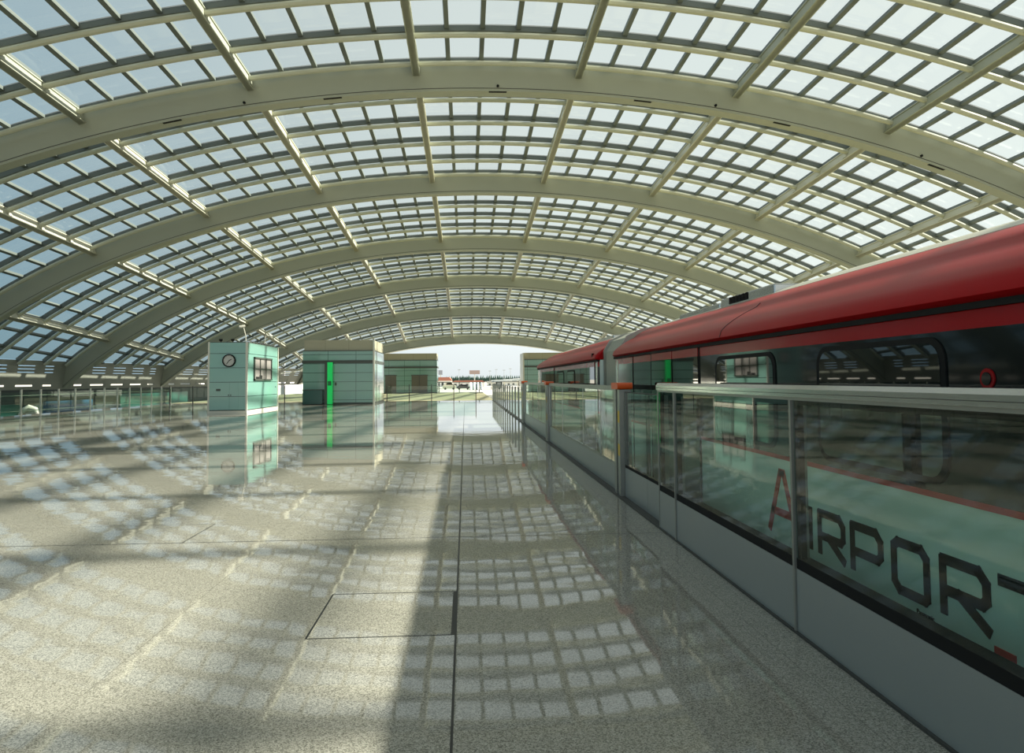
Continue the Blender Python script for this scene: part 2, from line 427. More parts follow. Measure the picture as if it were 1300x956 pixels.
# ------------------------------------------------------------------ ground, floor, walls
struct(B(-1500, 1500, -400, 2500, -1.7, -1.25).build('ground', M_['asphalt']))
struct(B(-22.6, 2.22, -16, 58.5, -.4, 0).build('floor', M_['granite']))
struct(B(-22.6, 2.22, 58.5, 98.5, -.4, -.002).build('floor', M_['apron']))
struct(B(6.3, 30, -16, 98.5, -.4, 0).build('floor', M_['apron']))
struct(B(-46.5, -22.6, -16, 98.5, -1.25, -.95).build('floor', M_['trench']))
struct(B(2.22, 6.3, -16, 98.5, -1.25, -.95).build('floor', M_['trench']))
for sgn, nm in ((-1, 'wall_left'), (1, 'wall_right')):
    mb = MB()
    for n in range(-2, 5):
        a, b = cur(n, sgn*ABOT[n], -.95), cur(n+1, sgn*ABOT[n+1], -.95)
        o = sgn*1.6
        mb.hexa([(a.x+o, a.y, -1.2), (b.x+o, b.y, -1.2), (b.x+o+sgn*.2, b.y, -1.2), (a.x+o+sgn*.2, a.y, -1.2),
                 (a.x+o, a.y, 1.3), (b.x+o, b.y, 1.3), (b.x+o+sgn*.2, b.y, 1.3), (a.x+o+sgn*.2, a.y, 1.3)])
    struct(mb.build(nm, M_['darkwall']))
# kerb between platform and train trench, dark threshold
struct(B(2.05, 2.22, -16, 58.5, .0, .012).build('trim_3', M_['seam']))

# ------------------------------------------------------------------ train
def car(y0, y1, label, near):
    root = empty('train_car', (3.95, (y0+y1)/2, 0)); tag(root, label, 'train')
    XS = 2.5; XE = 5.4
    B(XS+.02, XE, y0, y1, -.75, 1.97).build('body', M_['white'], root)
    # roof shell with gutter lip and crease
    half = [(2.47, 1.955), (2.43, 1.985), (2.45, 2.05), (2.50, 2.10), (2.58, 2.158), (2.68, 2.218), (2.80, 2.278), (2.84, 2.318), (2.93, 2.368), (3.05, 2.416), (3.17, 2.458), (3.3, 2.495)]
    cream = [(3.3, 2.495), (3.45, 2.555), (3.6, 2.605), (3.8, 2.665), (3.95, 2.69)]
    mir = lambda P: [(7.9-x, z) for x, z in P[::-1]]
    def shell(poly, name, m, close):
        pts = poly+mir(poly)
        mb = MB()
        segs = [(y0, .0), (y0+.10, 1.0), (y1-.10, 1.0), (y1, .0)]
        i0 = 0; n = len(pts)
        rows = [(y0, .93), (y0+.04, .985), (y0+.12, 1), (y1-.12, 1), (y1-.04, .985), (y1, .93)]
        for y, s in rows:
            for x, z in pts: mb.v.append((3.95+(x-3.95)*(s if s == 1 else (1+s)/2+.0), y, 1.955+(z-1.955)*s))
        for r in range(len(rows)-1):
            for k in range(n-1):
                mb.f.append((r*n+k, r*n+k+1, (r+1)*n+k+1, (r+1)*n+k))
            mb.f.append((r*n+n-1, r*n, (r+1)*n, (r+1)*n+n-1))
        mb.f.append(tuple(range(n))[::-1]); mb.f.append(tuple((len(rows)-1)*n+k for k in range(n)))
        return mb
    shell(half+cream[1:], 'roof', None, True)
    shell(half, 'roof_shell', None, True).build('roof_shell', M_['red'], root, True)
    cr = [(x, z+.004) for x, z in cream]
    mb = MB(); pts = cr+mir(cr)[1:]
    mb.prism(pts+[(4.6, 2.3), (3.3, 2.3)], lambda p: (p[0], y0+.05, p[1]), lambda p: (p[0], y1-.05, p[1]))
    mb.build('roof_cover', M_['cream'], root)
    B(2.462, 2.52, y0+.02, y1-.02, 1.925, 1.958).build('gutter_shadow_gap', M_['black'], root)
    # side bands
    B(2.492, 2.53, y0+.06, y1-.06, 1.832, 1.93).build('red_band', M_['redband'], root)
    B(2.492, 2.53, y0+.06, y1-.06, .985, 1.832).build('window_band', M_['glassdark'], root)
    B(2.490, 2.53, y0+.06, y1-.06, .952, .985).build('red_stripe', M_['trainred'], root)
    B(2.494, 2.53, y0+.06, y1-.06, -.5, .952).build('lower_side', M_['white'], root)
    return root
def rrect(yc, zc, wd, h, r, n=6):
    P = []
    for cx_, cz_, a0 in ((wd/2-r, h/2-r, 0), (-wd/2+r, h/2-r, 90), (-wd/2+r, -h/2+r, 180), (wd/2-r, -h/2+r, 270)):
        for i in range(n+1):
            a = R(a0+90*i/n); P.append((yc+cx_+r*math.cos(a), zc+cz_+r*math.sin(a)))
    return P
def tp(x0, x1, poly): return MB().prism(poly, lambda p: (x0, p[0], p[1]), lambda p: (x1, p[0], p[1]))
def train_window(root, ya, yb, z0=1.06, z1=1.775):
    f = tp(2.484, 2.5, rrect((ya+yb)/2, (z0+z1)/2, yb-ya+.09, z1-z0+.07, .14)).build('window_frame', M_['black'], root)
    tp(2.482, 2.495, rrect((ya+yb)/2, (z0+z1)/2, yb-ya, z1-z0, .11)).build('window_glass', M_['windark'], f)
def train_door(root, ya, yb):
    B(2.486, 2.5, ya-.03, ya, .0, 1.93).build('door_jamb', M_['black'], root)
    B(2.486, 2.5, yb, yb+.05, .0, 1.93).build('door_jamb', M_['black'], root)
    m = (ya+yb)/2
    for a, b in ((ya, m-.008), (m+.008, yb)):
        d = B(2.484, 2.5, a+.01, b-.01, .0, .97).build('door', M_['silver'], root)
        B(2.480, 2.5, a+.01, b-.01, .97, 1.832).build('door_glass', M_['windark'], d)
        B(2.480, 2.5, a+.01, b-.01, 1.832, 1.93).build('door_header', M_['redband'], d)
car1 = car(.05, 12.35, 'nearer red and smoked-glass train car, lettered AIRPORT, beside the screen gates', True)
for a, b in ((5.92, 7.28), (3.78, 5.12), (.5, 1.6)): train_window(car1, a, b)
train_door(car1, 7.86, 9.88)
B(2.486, 2.5, 11.0, 11.03, .0, 1.93).build('door_jamb', M_['black'], car1)
B(2.485, 2.5, 12.08, 12.2, .0, 1.90).build('corner_post', M_['steel'], car1)
# crease joint in the roof shell
jp = [(2.43, 1.985), (2.45, 2.05), (2.50, 2.10), (2.58, 2.158), (2.68, 2.218), (2.80, 2.278), (2.84, 2.318)]
MB().sweep([(x, 7.02, z) for x, z in jp], [Vector((0, 1, 0))]*7, [Vector((-.7, 0, .7))]*7, .012, .004).build('roof_joint', M_['seam'], car1)
# roof equipment
u = B(3.38, 4.52, 9.75, 11.6, 2.50, 2.60).build('air_conditioner', M_['alu'], car1, bevel=.02)
u2 = B(3.35, 4.55, 7.9, 9.6, 2.50, 2.625).build('air_conditioner', M_['alu'], car1, bevel=.02)
g = MB().box(3.3492, 3.352, 8.63, 9.28, 2.53, 2.61)
for i in range(6):
    for j in range(4):
        g.box(3.342, 3.35, 8.65+i*.11, 8.72+i*.11, 2.535+j*.022, 2.549+j*.022)
g.build('grille', M_['black'], u2)
# alarm light ring on the band
ring = MB(); 
for i in range(1):
    ring.tube([(2.485, 3.43, 1.585), (2.492, 3.43, 1.585)], .05, 20)
rg = ring.build('door_lamp_ring', M_['redband'], car1)
MB().tube([(2.48, 3.43, 1.585), (2.486, 3.43, 1.585)], .032, 20).build('door_lamp', M_['glassdark'], rg)
# lettering  (reads towards -Y)
LW = .056
def stroke(mb, pts, wd=LW, x0=2.4885, x1=2.494):
    for (a, b), (c, d) in zip(pts[:-1], pts[1:]):
        dx, dz = c-a, d-b; l = math.hypot(dx, dz); nx, nz = -dz/l*wd/2, dx/l*wd/2; ex, ez = dx/l*wd*.32, dz/l*wd*.32
        P = [(a-ex+nx, b-ez+nz), (c+ex+nx, d+ez+nz), (c+ex-nx, d+ez-nz), (a-ex-nx, b-ez-nz)]
        mb.prism(P, lambda p: (x0, p[0], p[1]), lambda p: (x1, p[0], p[1]))
def letter(ch, y, z0, wd, h, m, lw=LW):
    mb = MB(); X = lambda u: y-u*wd; Z = lambda v: z0+v*h; c = .16
    G = {'R': [[(0, 0), (0, 1), (1-c, 1), (1, 1-c*1.1), (1, .52), (1-c*.6, .42), (0, .42)], [(.38, .42), (1.02, 0)]],
         'P': [[(0, 0), (0, 1), (1-c, 1), (1, 1-c*1.1), (1, .50), (1-c*.6, .40), (0, .40)]],
         'O': [[(c*.8, 1), (1-c, 1), (1, 1-c), (1, .06), (.93, 0), (c, 0), (0, c), (0, 1-c*.6), (c*.8, 1)]],
         'I': [[(0, 0), (0, 1)]], 'T': [[(0, 1), (1, 1)], [(.5, 1), (.5, 0)]],
         'A': [[(0, 0), (.44, 1), (.56, 1), (1, 0)], [(.13, .33), (.87, .33)]]}[ch]
    for s in G: stroke(mb, [(X(u), Z(v)) for u, v in s], lw)
    return mb.build('letter', m, car1)
letter('A', 6.07, .375, .50, .47, M_['inkred'], .062)
for ch, y, wd in (('I', 5.34, .1), ('R', 5.20, .33), ('P', 4.75, .33), ('O', 4.28, .31), ('R', 3.83, .33), ('T', 3.40, .36)):
    letter(ch, y, .375, wd, .27, M_['ink'])
def text(s, size, loc, rot, m, parent, name='lettering'):
    cu = bpy.data.curves.new(name, 'FONT'); cu.body = s; cu.size = size; cu.extrude = .002; cu.align_x = 'LEFT'
    o = bpy.data.objects.new(name, cu); o.location = loc; o.rotation_euler = rot; col.objects.link(o); cu.materials.append(m)
    bpy.context.view_layer.update()
    me = bpy.data.meshes.new_from_object(o.evaluated_get(bpy.context.evaluated_depsgraph_get())); cu_o = o
    o = bpy.data.objects.new(name, me); o.location = loc; o.rotation_euler = rot; col.objects.link(o); bpy.data.objects.remove(cu_o); me.materials.clear(); me.materials.append(m)
    o.parent = parent; o.matrix_parent_inverse = Matrix.Translation(parent.location).inverted(); return o
text('Panasonic', .04, (2.489, 4.07, .29), (R(90), 0, R(-90)), M_['ink'], car1)
B(2.489, 2.494, 3.32, 3.46, .275, .325).build('warning_sticker', M_['inkred'], car1)

car2 = car(13.9, 25.6, 'farther red train car behind the pale gangway', False)
train_door(car2, 14.3, 16.1); train_door(car2, 20.9, 23.0)
for a, b in ((17.0, 18.2), (18.9, 20.2)): train_window(car2, a, b)
B(2.48, 2.5, 14.0, 14.16, .0, 1.9).build('corner_post', M_['steel'], car2)
B(2.44, 2.5, 14.3, 14.38, 1.98, 2.09).build('marker_lamp', M_['black'], car2)
B(2.47, 2.5, 24.6, 25.4, .2, 1.9).build('end_fairing', M_['steel'], car2)
B(3.4, 4.5, 17, 19.6, 2.50, 2.61).build('air_conditioner', M_['alu'], car2, bevel=.02)
# gangway
gw = empty('gangway', (3.95, 13.1, 0)); tag(gw, 'pale grey-beige gangway joining the two red train cars', 'gangway')
mb = MB()
prof = [(2.62, -.3), (2.62, 2.1), (2.74, 2.3), (3.0, 2.42), (3.95, 2.5), (4.9, 2.42), (5.16, 2.3), (5.28, 2.1), (5.28, -.3)]
mb.prism(prof, lambda p: (p[0], 12.36, p[1]), lambda p: (p[0], 13.89, p[1])); mb.build('bellows', M_['bellows'], gw)
for y in (12.361, 13.825): MB().prism([(3.95+(x-3.95)*1.03, z*1.01) for x, z in prof], lambda p: (p[0], y, p[1]), lambda p: (p[0], y+.06, p[1])).build('end_frame', M_['gatemetal'], gw)

# ------------------------------------------------------------------ platform screen gates
GX = 2.07
tr = empty('gate_top_rail', (GX, 3, 0)); tag(tr, 'wide brushed aluminium handrail capping the near screen panels', 'handrail')
MB().prism([(2.055, 1.475), (2.055, 1.525), (2.075, 1.55), (2.19, 1.55), (2.2, 1.54), (2.2, 1.475)], lambda p: (p[0], -1.5, p[1]), lambda p: (p[0], 8.0, p[1])).build('rail_profile', M_['alu'], tr)
B(2.065, 2.19, -1.5, 7.99, 1.455, 1.475).build('lower_lip', M_['gatemetal'], tr)
B(2.052, 2.06, -1.5, 7.99, 1.497, 1.5).build('seam', M_['seam'], tr)
def screen(ya, yb, x, z_g0, z_top, label, edge=True, group=None):
    root = empty('screen_panel', (x, (ya+yb)/2, 0)); tag(root, label, 'screen panel', group)
    B(x, x+.10, ya, yb, .012, z_g0-.065).build('lower_panel', M_['panel'], root)
    B(x+.004, x+.09, ya, yb, z_g0-.065, z_g0).build('black_sill', M_['black'], root)
    fr = MB(); fr.box(x+.012, x+.05, ya, ya+.05, z_g0, z_top); fr.box(x+.012, x+.05, yb-.05, yb, z_g0, z_top); fr.box(x+.012, x+.05, ya+.05, yb-.05, z_top-.03, z_top)
    fr.build('black_border', M_['black'], root)
    B(x+.003, x+.011, ya+.004, yb-.004, z_g0, z_top).build('glass_pane', M_['gateglass'], root)
    return root
near_l = {(7.36, 7.97): 'narrow end glass screen panel beside the gate opening',
          (4.68, 7.33): 'glass screen panel showing the red letter A, left of the mullion',
          (1.98, 4.65): 'large foreground glass screen panel showing the dark letters of AIRPORT',
          (-.75, 1.95): 'closest glass screen panel at the right edge of the frame'}
for (a, b), l in near_l.items():
    so = screen(a, b, GX, .465, 1.454, l)
    if b > 7.9: B(GX-.004, GX+.11, 7.972, 7.998, .012, 1.454).build('end_post', M_['gatemetal'], so)
for y, l in ((7.345, 'slim steel mullion nearest the gate opening'), (4.665, 'slim steel mullion between the red A and the dark letters'), (1.965, 'slim steel mullion at the lower right of the frame')):
    o = B(GX-.012, GX+.09, y-.012, y+.012, .012, 1.454).build('mullion', M_['gatemetal']); tag(o, l, 'mullion')
# sliding leaves and fixed panes beyond
GF = 2.15
def leaf(ya, yb, label, name='gate_leaf', ztop=1.42):
    root = empty(name, (GF, (ya+yb)/2, 0)); tag(root, label, 'gate leaf')
    B(GF, GF+.05, ya, yb, .012, .40).build('lower_panel', M_['panel'], root)
    B(GF+.003, GF+.045, ya, yb, .40, .44).build('black_sill', M_['black'], root)
    fr = MB(); fr.box(GF+.008, GF+.035, ya, ya+.045, .44, ztop); fr.box(GF+.008, GF+.035, yb-.045, yb, .44, ztop); fr.box(GF+.008, GF+.035, ya+.045, yb-.045, ztop-.012, ztop)
    fr.build('leaf_frame', M_['seam'], root)
    B(GF, GF+.007, ya+.003, yb-.003, .44, ztop-.012).build('glass_pane', M_['gateglass'], root)
leaf(8.01, 8.84, 'sliding glass gate leaf beside the near handrail end')
leaf(8.85, 10.08, 'sliding glass gate leaf against the first orange-capped post')
def far_screen(ya, yb, label):
    root = empty('screen_panel', (GF, (ya+yb)/2, 0)); tag(root, label, 'screen panel')
    B(GF, GF+.08, ya, yb, .012, .36).build('lower_panel', M_['panel'], root)
    B(GF+.003, GF+.045, ya, yb, .36, .40).build('black_sill', M_['gatemetal'], root)
    B(GF, GF+.008, ya+.004, yb-.004, .40, 1.43).build('glass_pane', M_['gateglass'], root)
    B(GF-.01, GF+.07, ya, yb, 1.43, 1.50).build('glass_cap', M_['gatemetal'], root)
    B(GF-.004, GF+.02, yb-.02, yb, .40, 1.43).build('edge_strip', M_['steel'], root)
for i, (a, b) in enumerate(((10.52, 11.9), (11.9, 13.68), (13.68, 16.6), (16.6, 19.15))):
    far_screen(a, b, ['glass screen panel just behind the first orange-capped post', 'second glass screen panel behind the first orange-capped post',
        'long glass screen panel midway between the first and second orange-capped posts', 'glass screen panel ending at the second orange-capped post'][i])
for i, (a, b) in enumerate(((19.65, 22.3), (22.3, 25.0), (25.0, 27.3))):
    far_screen(a, b, ['glass screen panel just beyond the second orange-capped post', 'glass screen panel midway between the second and third orange-capped posts', 'glass screen panel ending at the third orange-capped post'][i])
def gate_post(y, label):
    root = empty('gate_post', (GF, y+.2, 0)); tag(root, label, 'gate post')
    B(GF-.06, GF+.1, y, y+.15, .0, 1.45).build('column', M_['gatemetal'], root)
    B(GF-.02, GF+.09, y+.15, y+.25, .0, 1.45).build('black_gap', M_['black'], root)
    B(GF-.06, GF+.1, y+.25, y+.40, .0, 1.45).build('column', M_['gatemetal'], root)
    for z in (.55, 1.0):
        B(GF-.063, GF-.059, y+.02, y+.13, z, z+.16).build('yellow_label', M_['yellow'], root)
    MB().prism(rrect(y+.2, 1.5, .44, .09, .035), lambda p: (GF-.09, p[0], p[1]), lambda p: (GF+.12, p[0], p[1])).build('beacon_cap', M_['orange'], root)
gate_post(10.1, 'nearest grey gate post with an orange beacon cap'); gate_post(19.2, 'second gate post with an orange cap, ahead of the gangway')
gate_post(27.35, 'farthest gate post with an orange cap, by the train end')

# ------------------------------------------------------------------ railings
def railing(x, ya, yb, step, label, axis='Y', glass=True, h=1.3, pm='steel', rails=(.98, .20), pw=.03):
    root = empty('glass_railing', (x, ya, 0) if axis == 'Y' else (ya, x, 0)); tag(root, label, 'railing')
    n = int(round((yb-ya)/step))
    def P(u, v, z): return (x+v, u, z) if axis == 'Y' else (u, x+v, z)
    def bx(u0, u1, v0, v1, z0, z1):
        a, b = P(u0, v0, z0), P(u1, v1, z1)
        return B(min(a[0], b[0]), max(a[0], b[0]), min(a[1], b[1]), max(a[1], b[1]), z0, z1)
    for i in range(n+1):
        u = ya+i*step
        bx(u-pw, u+pw, -.04, .04, 0, h).build('post', M_[pm], root)
        if glass and i < n: bx(u+.05, u+step-.05, -.006, .006, .09, h-.14).build('glass_panel', M_['railglass'], root)
    for z in rails:
        bx(ya, ya+n*step, -.065, -.03, z, z+.035).build('rail', M_['steel'], root)
    return root
railing(-22.4, 18.35, 58.4, 1.75, 'long steel and glass railing along the left platform edge')
railing(2.12, 27.9, 58.3, 2.0, 'glass railing continuing the gate line beyond the third orange-capped post', pm='gatemetal', rails=(), pw=.012)
railing(57.9, -6.0, 1.0, 1.7, 'glass railing with dark posts across the platform before the open end', 'X', pm='dkband', rails=())
railing(57.9, -22.2, -12.4, 1.7, 'glass railing between the left railing and the green-lit building', 'X', pm='dkband', rails=())
rl = empty('end_railing', (-3, 97.8, 0)); tag(rl, 'dark steel railing at the far open edge of the platform', 'railing')
for x in [-3.4+2.6*i for i in range(5)]: B(x-.05, x+.05, 97.75, 97.85, 0, 1.3).build('post', M_['dkband'], rl)
B(-3.5, 7, 97.76, 97.84, 1.28, 1.36).build('rail', M_['dkband'], rl); B(-3.5, 7, 97.78, 97.82, .5, .54).build('rail', M_['dkband'], rl)
st = empty('information_stand', (2.7, 60.5, 0)); tag(st, 'dark-framed upright notice stand at the end of the glass gate line', 'notice stand')
B(2.45, 2.95, 60.45, 60.55, .1, 1.45).build('frame', M_['dkband'], st)
B(2.55, 2.85, 60.43, 60.46, .35, 1.38).build('display', M_['steel'], st)
B(2.4, 3.0, 60.35, 60.65, 0, .1).build('base', M_['dkband'], st)

# ------------------------------------------------------------------ clock kiosk
kx0, kx1, ky0, ky1, kh = -13.12, -11.22, 39.2, 45.6, 3.62
k = empty('kiosk', ((kx0+kx1)/2, (ky0+ky1)/2, 0)); tag(k, 'small aqua-panelled kiosk with a round clock and a barred window', 'kiosk')
B(kx0-.03, kx1+.05, ky0-.03, ky1+.03, 0, .13).build('plinth', M_['offwhite'], k)
B(kx0, kx1, ky0, ky1, .17, kh).build('wall_panels', M_['aqua'], k)
B(kx0+.05, kx1-.03, ky0+.03, ky1-.03, .13, .17).build('shadow_gap', M_['black'], k)
for x, y in ((kx0-.03, ky0-.02), (kx1-.04, ky0-.02), (kx1-.04, ky1-.08), (kx0-.03, ky1-.08)):
    B(x, x+.09, y, y+.1, .13, kh+.03).build('corner_trim', M_['offwhite'], k)
B(kx0, kx1, ky0, ky1, kh, kh+.03).build('roof', M_['dkband'], k)
wf = MB(); wy0, wy1, wz0, wz1 = 40.5, 44.1, 1.66, 2.92
for a, b, c, d in ((wy0, wy1, wz0, wz0+.09), (wy0, wy1, wz1-.09, wz1), (wy0, wy0+.12, wz0, wz1), (wy1-.12, wy1, wz0, wz1)): wf.box(kx1, kx1+.07, a, b, c, d)
for i in (1, 2): y = wy0+(wy1-wy0)*i/3; wf.box(kx1+.01, kx1+.06, y-.035, y+.035, wz0, wz1)
wf.box(kx1+.01, kx1+.06, wy0, wy1, 2.26, 2.32)
wfo = wf.build('window_frame', M_['dkband'], k)
B(kx1+.005, kx1+.02, wy0+.05, wy1-.05, wz0+.05, wz1-.05).build('window_glass', M_['curtain'], wfo)
for a, b, hh in ((40.9, 41.5, .12), (41.6, 42.1, .2)): B(kx1+.02, kx1+.04, a, b, wz0+.09, wz0+.09+hh).build('window_items', M_['black'], wfo)
for x0, x1 in ((-12.52, -12.06), (-12.05, -11.6)):
    d = B(x0, x1, ky0-.015, ky0, .2, 1.55).build('cabinet_door', M_['aqua'], k)
    xh = x1-.06 if x0 < -12.3 else x0+.04
    B(xh, xh+.05, ky0-.03, ky0-.015, .9, .95).build('door_knob', M_['black'], d)
B(-12.72, -12.5, ky0-.02, ky0, 1.14, 1.25).build('nameplate', M_['dkband'], k)
B(kx1, kx1+.02, 45.1, 45.17, 1.25, 1.33).build('door_lock', M_['black'], k)
for x in (-12.55, -11.95): 
    MB().tube([(x, ky0+.15, kh+.03), (x, ky0+.15, kh+.1)], .03).build('spotlight', M_['black'], k)
    MB().tube([(x-.08, ky0+.1, kh+.14), (x+.08, ky0+.1, kh+.14)], .05, 10).build('spotlight', M_['black'], k)
an = MB().tube([(-11.9, 41.5, kh), (-11.93, 41.5, kh+.5), (-12.05, 41.5, kh+.95)], .025).build('camera_mast', M_['offwhite'], k)
MB().tube([(-12.25, 41.35, kh+.96), (-12.0, 41.55, kh+1.02)], .08, 10).build('security_camera', M_['offwhite'], an)
an = MB().tube([(-11.5, 43.6, kh), (-11.42, 43.6, kh+.62), (-11.2, 43.6, kh+.70)], .025).build('camera_mast', M_['offwhite'], k)
MB().tube([(-11.2, 43.5, kh+.62), (-11.05, 43.6, kh+.56)], .08, 10).build('security_camera', M_['offwhite'], an)
for i in range(9):
    y = 40.2+i*.6
    B(kx1-.35, kx1-.1, y, y+.25, kh+.03, kh+.14).build('roof_clip', M_['alu'], k)
ck = empty('wall_clock', (-12.08, ky0-.02, 2.69)); tag(ck, 'round wall clock with a dark rim on the aqua kiosk', 'clock')
def ringm(cx_, cz_, r0, r1, y0, y1, n=40):
    mb = MB()
    for i in range(n):
        a, b = 2*math.pi*i/n, 2*math.pi*(i+1)/n
        c0, s0, c1, s1 = math.cos(a), math.sin(a), math.cos(b), math.sin(b)
        mb.hexa([(cx_+r0*c0, y0, cz_+r0*s0), (cx_+r1*c0, y0, cz_+r1*s0), (cx_+r1*c0, y1, cz_+r1*s0), (cx_+r0*c0, y1, cz_+r0*s0),
                 (cx_+r0*c1, y0, cz_+r0*s1), (cx_+r1*c1, y0, cz_+r1*s1), (cx_+r1*c1, y1, cz_+r1*s1), (cx_+r0*c1, y1, cz_+r0*s1)])
    return mb
ringm(-12.08, 2.69, .28, .33, ky0-.10, ky0).build('rim', M_['black'], ck)
MB().tube([(-12.08, ky0-.05, 2.69), (-12.08, ky0, 2.69)], .285, 40).build('dial', M_['clockface'], ck)
def hand(ang, l, wd):
    dx, dz = math.sin(ang)*l, math.cos(ang)*l; px, pz = math.cos(ang)*wd, -math.sin(ang)*wd
    P = [(-px, -pz), (dx-px, dz-pz), (dx+px, dz+pz), (px, pz)]
    return MB().prism(P, lambda p: (-12.08+p[0], ky0-.065, 2.69+p[1]), lambda p: (-12.08+p[0], ky0-.052, 2.69+p[1]))
hand(R(215), .2, .014).build('hand', M_['black'], ck); hand(R(60), .14, .018).build('hand', M_['black'], ck)
tk = MB()
for i in range(12):
    a = R(30*i); tk.box(-12.08+.25*math.sin(a)-.008, -12.08+.25*math.sin(a)+.008, ky0-.056, ky0-.05, 2.69+.25*math.cos(a)-.012, 2.69+.25*math.cos(a)+.012)
tk.build('hour_marks', M_['black'], ck)

# ------------------------------------------------------------------ equipment buildings
def building(x0, x1, y0, y1, hz, top, label, band, plinth=.13):
    b = empty('building', ((x0+x1)/2, (y0+y1)/2, 0)); tag(b, label, 'building')
    B(x0, x1, y0, y1, .12, hz).build('wall_panels', M_['aqua2'], b)
    B(x0-.02, x1+.02, y0-.02, y1+.02, 0, plinth).build('plinth', M_['dkband'], b)
    B(x0+.08, x1-.05, y0+.08, y1-.08, hz, top).build('parapet', M_['parapet'], b)
    B(x0-.02, x1+.02, y0-.02, y1+.02, hz-.03, hz+.02).build('cornice', M_['dkband'], b)
    B(x0-.05, x1+.05, y0-.05, y1+.05, band-.1, band+.1).build('dark_band', M_['dkband'], b)
    return b
b2 = building(-11.1, -6.3, 52, 58.4, 3.68, 4.42, 'aqua glass-clad building beside the tall green light column', 2.92)
B(-6.34, -6.22, 51.93, 52.05, 0, 4.42).build('corner_trim', M_['offwhite'], b2)
B(-6.27, -6.2, 53.1, 53.2, 0, 3.6).build('drainpipe', M_['steel'], b2)
gcol = empty('light_column', (-9.2, 51.7, 0)); tag(gcol, 'tall slim green light column in front of the aqua building', 'light column')
B(-9.36, -9.05, 51.55, 51.85, .03, 2.88).build('green_face', M_['green'], gcol)
B(-9.55, -9.36, 51.6, 51.88, .0, 2.9).build('dark_side', M_['dkband'], gcol)
B(-9.32, -9.09, 51.53, 51.55, 1.3, 1.6).build('dark_mark', mat('dark_green_mark', (0, .16, .04), .4), gcol)
o = B(-8.92, -8.82, 51.93, 51.99, 1.3, 1.5).build('call_box', M_['dkband']); tag(o, 'small dark call box on the aqua wall right of the green column', 'call box')
eb = empty('display_case', (-10.3, 51.5, 0)); tag(eb, 'low dark teal cabinet at the foot of the aqua building, left of the green column', 'cabinet')
B(-11.0, -9.7, 51.5, 51.95, .05, 1.0).build('case', mat('dark_teal', (.03, .09, .085), .25), eb); B(-11.03, -9.67, 51.47, 51.98, 1.0, 1.04).build('top', M_['dkband'], eb)
b3 = building(-10.6, -3.5, 93, 97.6, 4.1, 4.93, 'distant aqua building with two brown doors left of the opening', 3.22)
for a, b in ((-9.85, -8.5), (-6.62, -4.68)):
    d = B(a, b, 92.95, 93.0, 0, 2.2).build('door', M_['brown'], b3)
    B(a-.06, b+.06, 92.93, 92.96, 2.2, 2.28).build('door_head', M_['dkband'], d)
    B((a+b)/2-.02, (a+b)/2+.02, 92.93, 92.96, 0, 2.2).build('door_seam', M_['seam'], d)
b4 = building(7.3, 13, 93, 97.6, 4.1, 4.93, 'distant aqua building right of the opening, half hidden by the train', 3.22)
B(7.15, 7.32, 92.9, 97.7, 0, 4.9).build('corner_trim', M_['offwhite'], b4)  # off-white slab over the left wall, its sky reflection put into the colour

# ------------------------------------------------------------------ left trench contents
o = B(-30.5, -30.3, 68, 84, -.95, .6).build('low_barrier', M_['teal']); tag(o, 'low teal panel standing by the track behind the left railing', 'panel')
o = B(-28.4, -28.2, 47.4, 49.6, -.95, .3).build('low_barrier', M_['teal']); tag(o, 'shorter teal panel by the pale bundle at the left edge of the frame', 'panel')
o = B(-29.0, -28.8, 53.5, 60, -.95, .35).build('trackside_board', M_['blue']); tag(o, 'blue board by the track behind the left railing', 'board')
bd2 = empty('wrapped_bundle', (-27, 48.3, -.95)); tag(bd2, 'pale wrapped bundle between the teal panel and the blue board at the left', 'bundle')
MB().tube([(-27.5, 48.2, -.5), (-27.3, 48.2, -.1), (-27, 48.3, .1), (-26.7, 48.4, .0), (-26.5, 48.4, -.5)], [.15, .2, .22, .18, .12], 10).build('wrapping', M_['offwhite'], bd2, True)
B(-27.6, -26.4, 47.9, 48.7, -.95, -.5).build('pallet', M_['brown'], bd2)
gb = B(-33.5, -32.9, -16, 98, -.95, -.45).build('guide_beam', M_['trench']); tag(gb, 'low concrete guide beam along the left track bed', 'guide beam')

# ------------------------------------------------------------------ outside
tr_m = None
for i in range(84):
    x = -24+(i//2)*2.6+(i % 2)*1.3+random.uniform(-.06, .06); y = 900+(i % 2)*14; s = random.uniform(.88, .98)
    if tr_m is None:
        mb = MB(); mb.tube([(0, 0, 1.2), (0, 0, 2.2), (0, 0, 2.3), (0, 0, 4.3), (0, 0, 4.4), (0, 0, 7.6)], [1.15, 1.25, 1.2, 1.15, 1.0, .15], 9)
        root = empty('tree', (x, y, -1.25)); root.rotation_euler.z = random.random()*6
        cr_ = mb.build('crown', M_['tree']); cr_.parent = root
        tk_ = MB().tube([(0, 0, 0), (0, 0, 1.4)], .3, 6).build('trunk', M_['trunk']); tk_.parent = root
        tr_m = (root, cr_, tk_); t = root
    else:
        t = tr_m[0].copy(); col.objects.link(t); t.location = (x, y, -1.25); t.rotation_euler.z = random.random()*6
        for c in tr_m[1:]:
            q = c.copy(); col.objects.link(q); q.parent = t
    t.scale = (s, s, s*random.uniform(.85, 1.25))
    tag(t, 'dark green conifer in the tree row on the horizon beyond the opening', 'tree', 'conifers on the horizon')
def billboard(xa, xb, y, za, zb, label, m):
    r = empty('billboard', ((xa+xb)/2, y, -1.25)); tag(r, label, 'billboard')
    B(xa, xb, y, y+.6, za, zb).build('board', m, r)
    B((xa+xb)/2-.35, (xa+xb)/2+.35, y+.1, y+.6, -1.25, za).build('pole', M_['offwhite'], r)
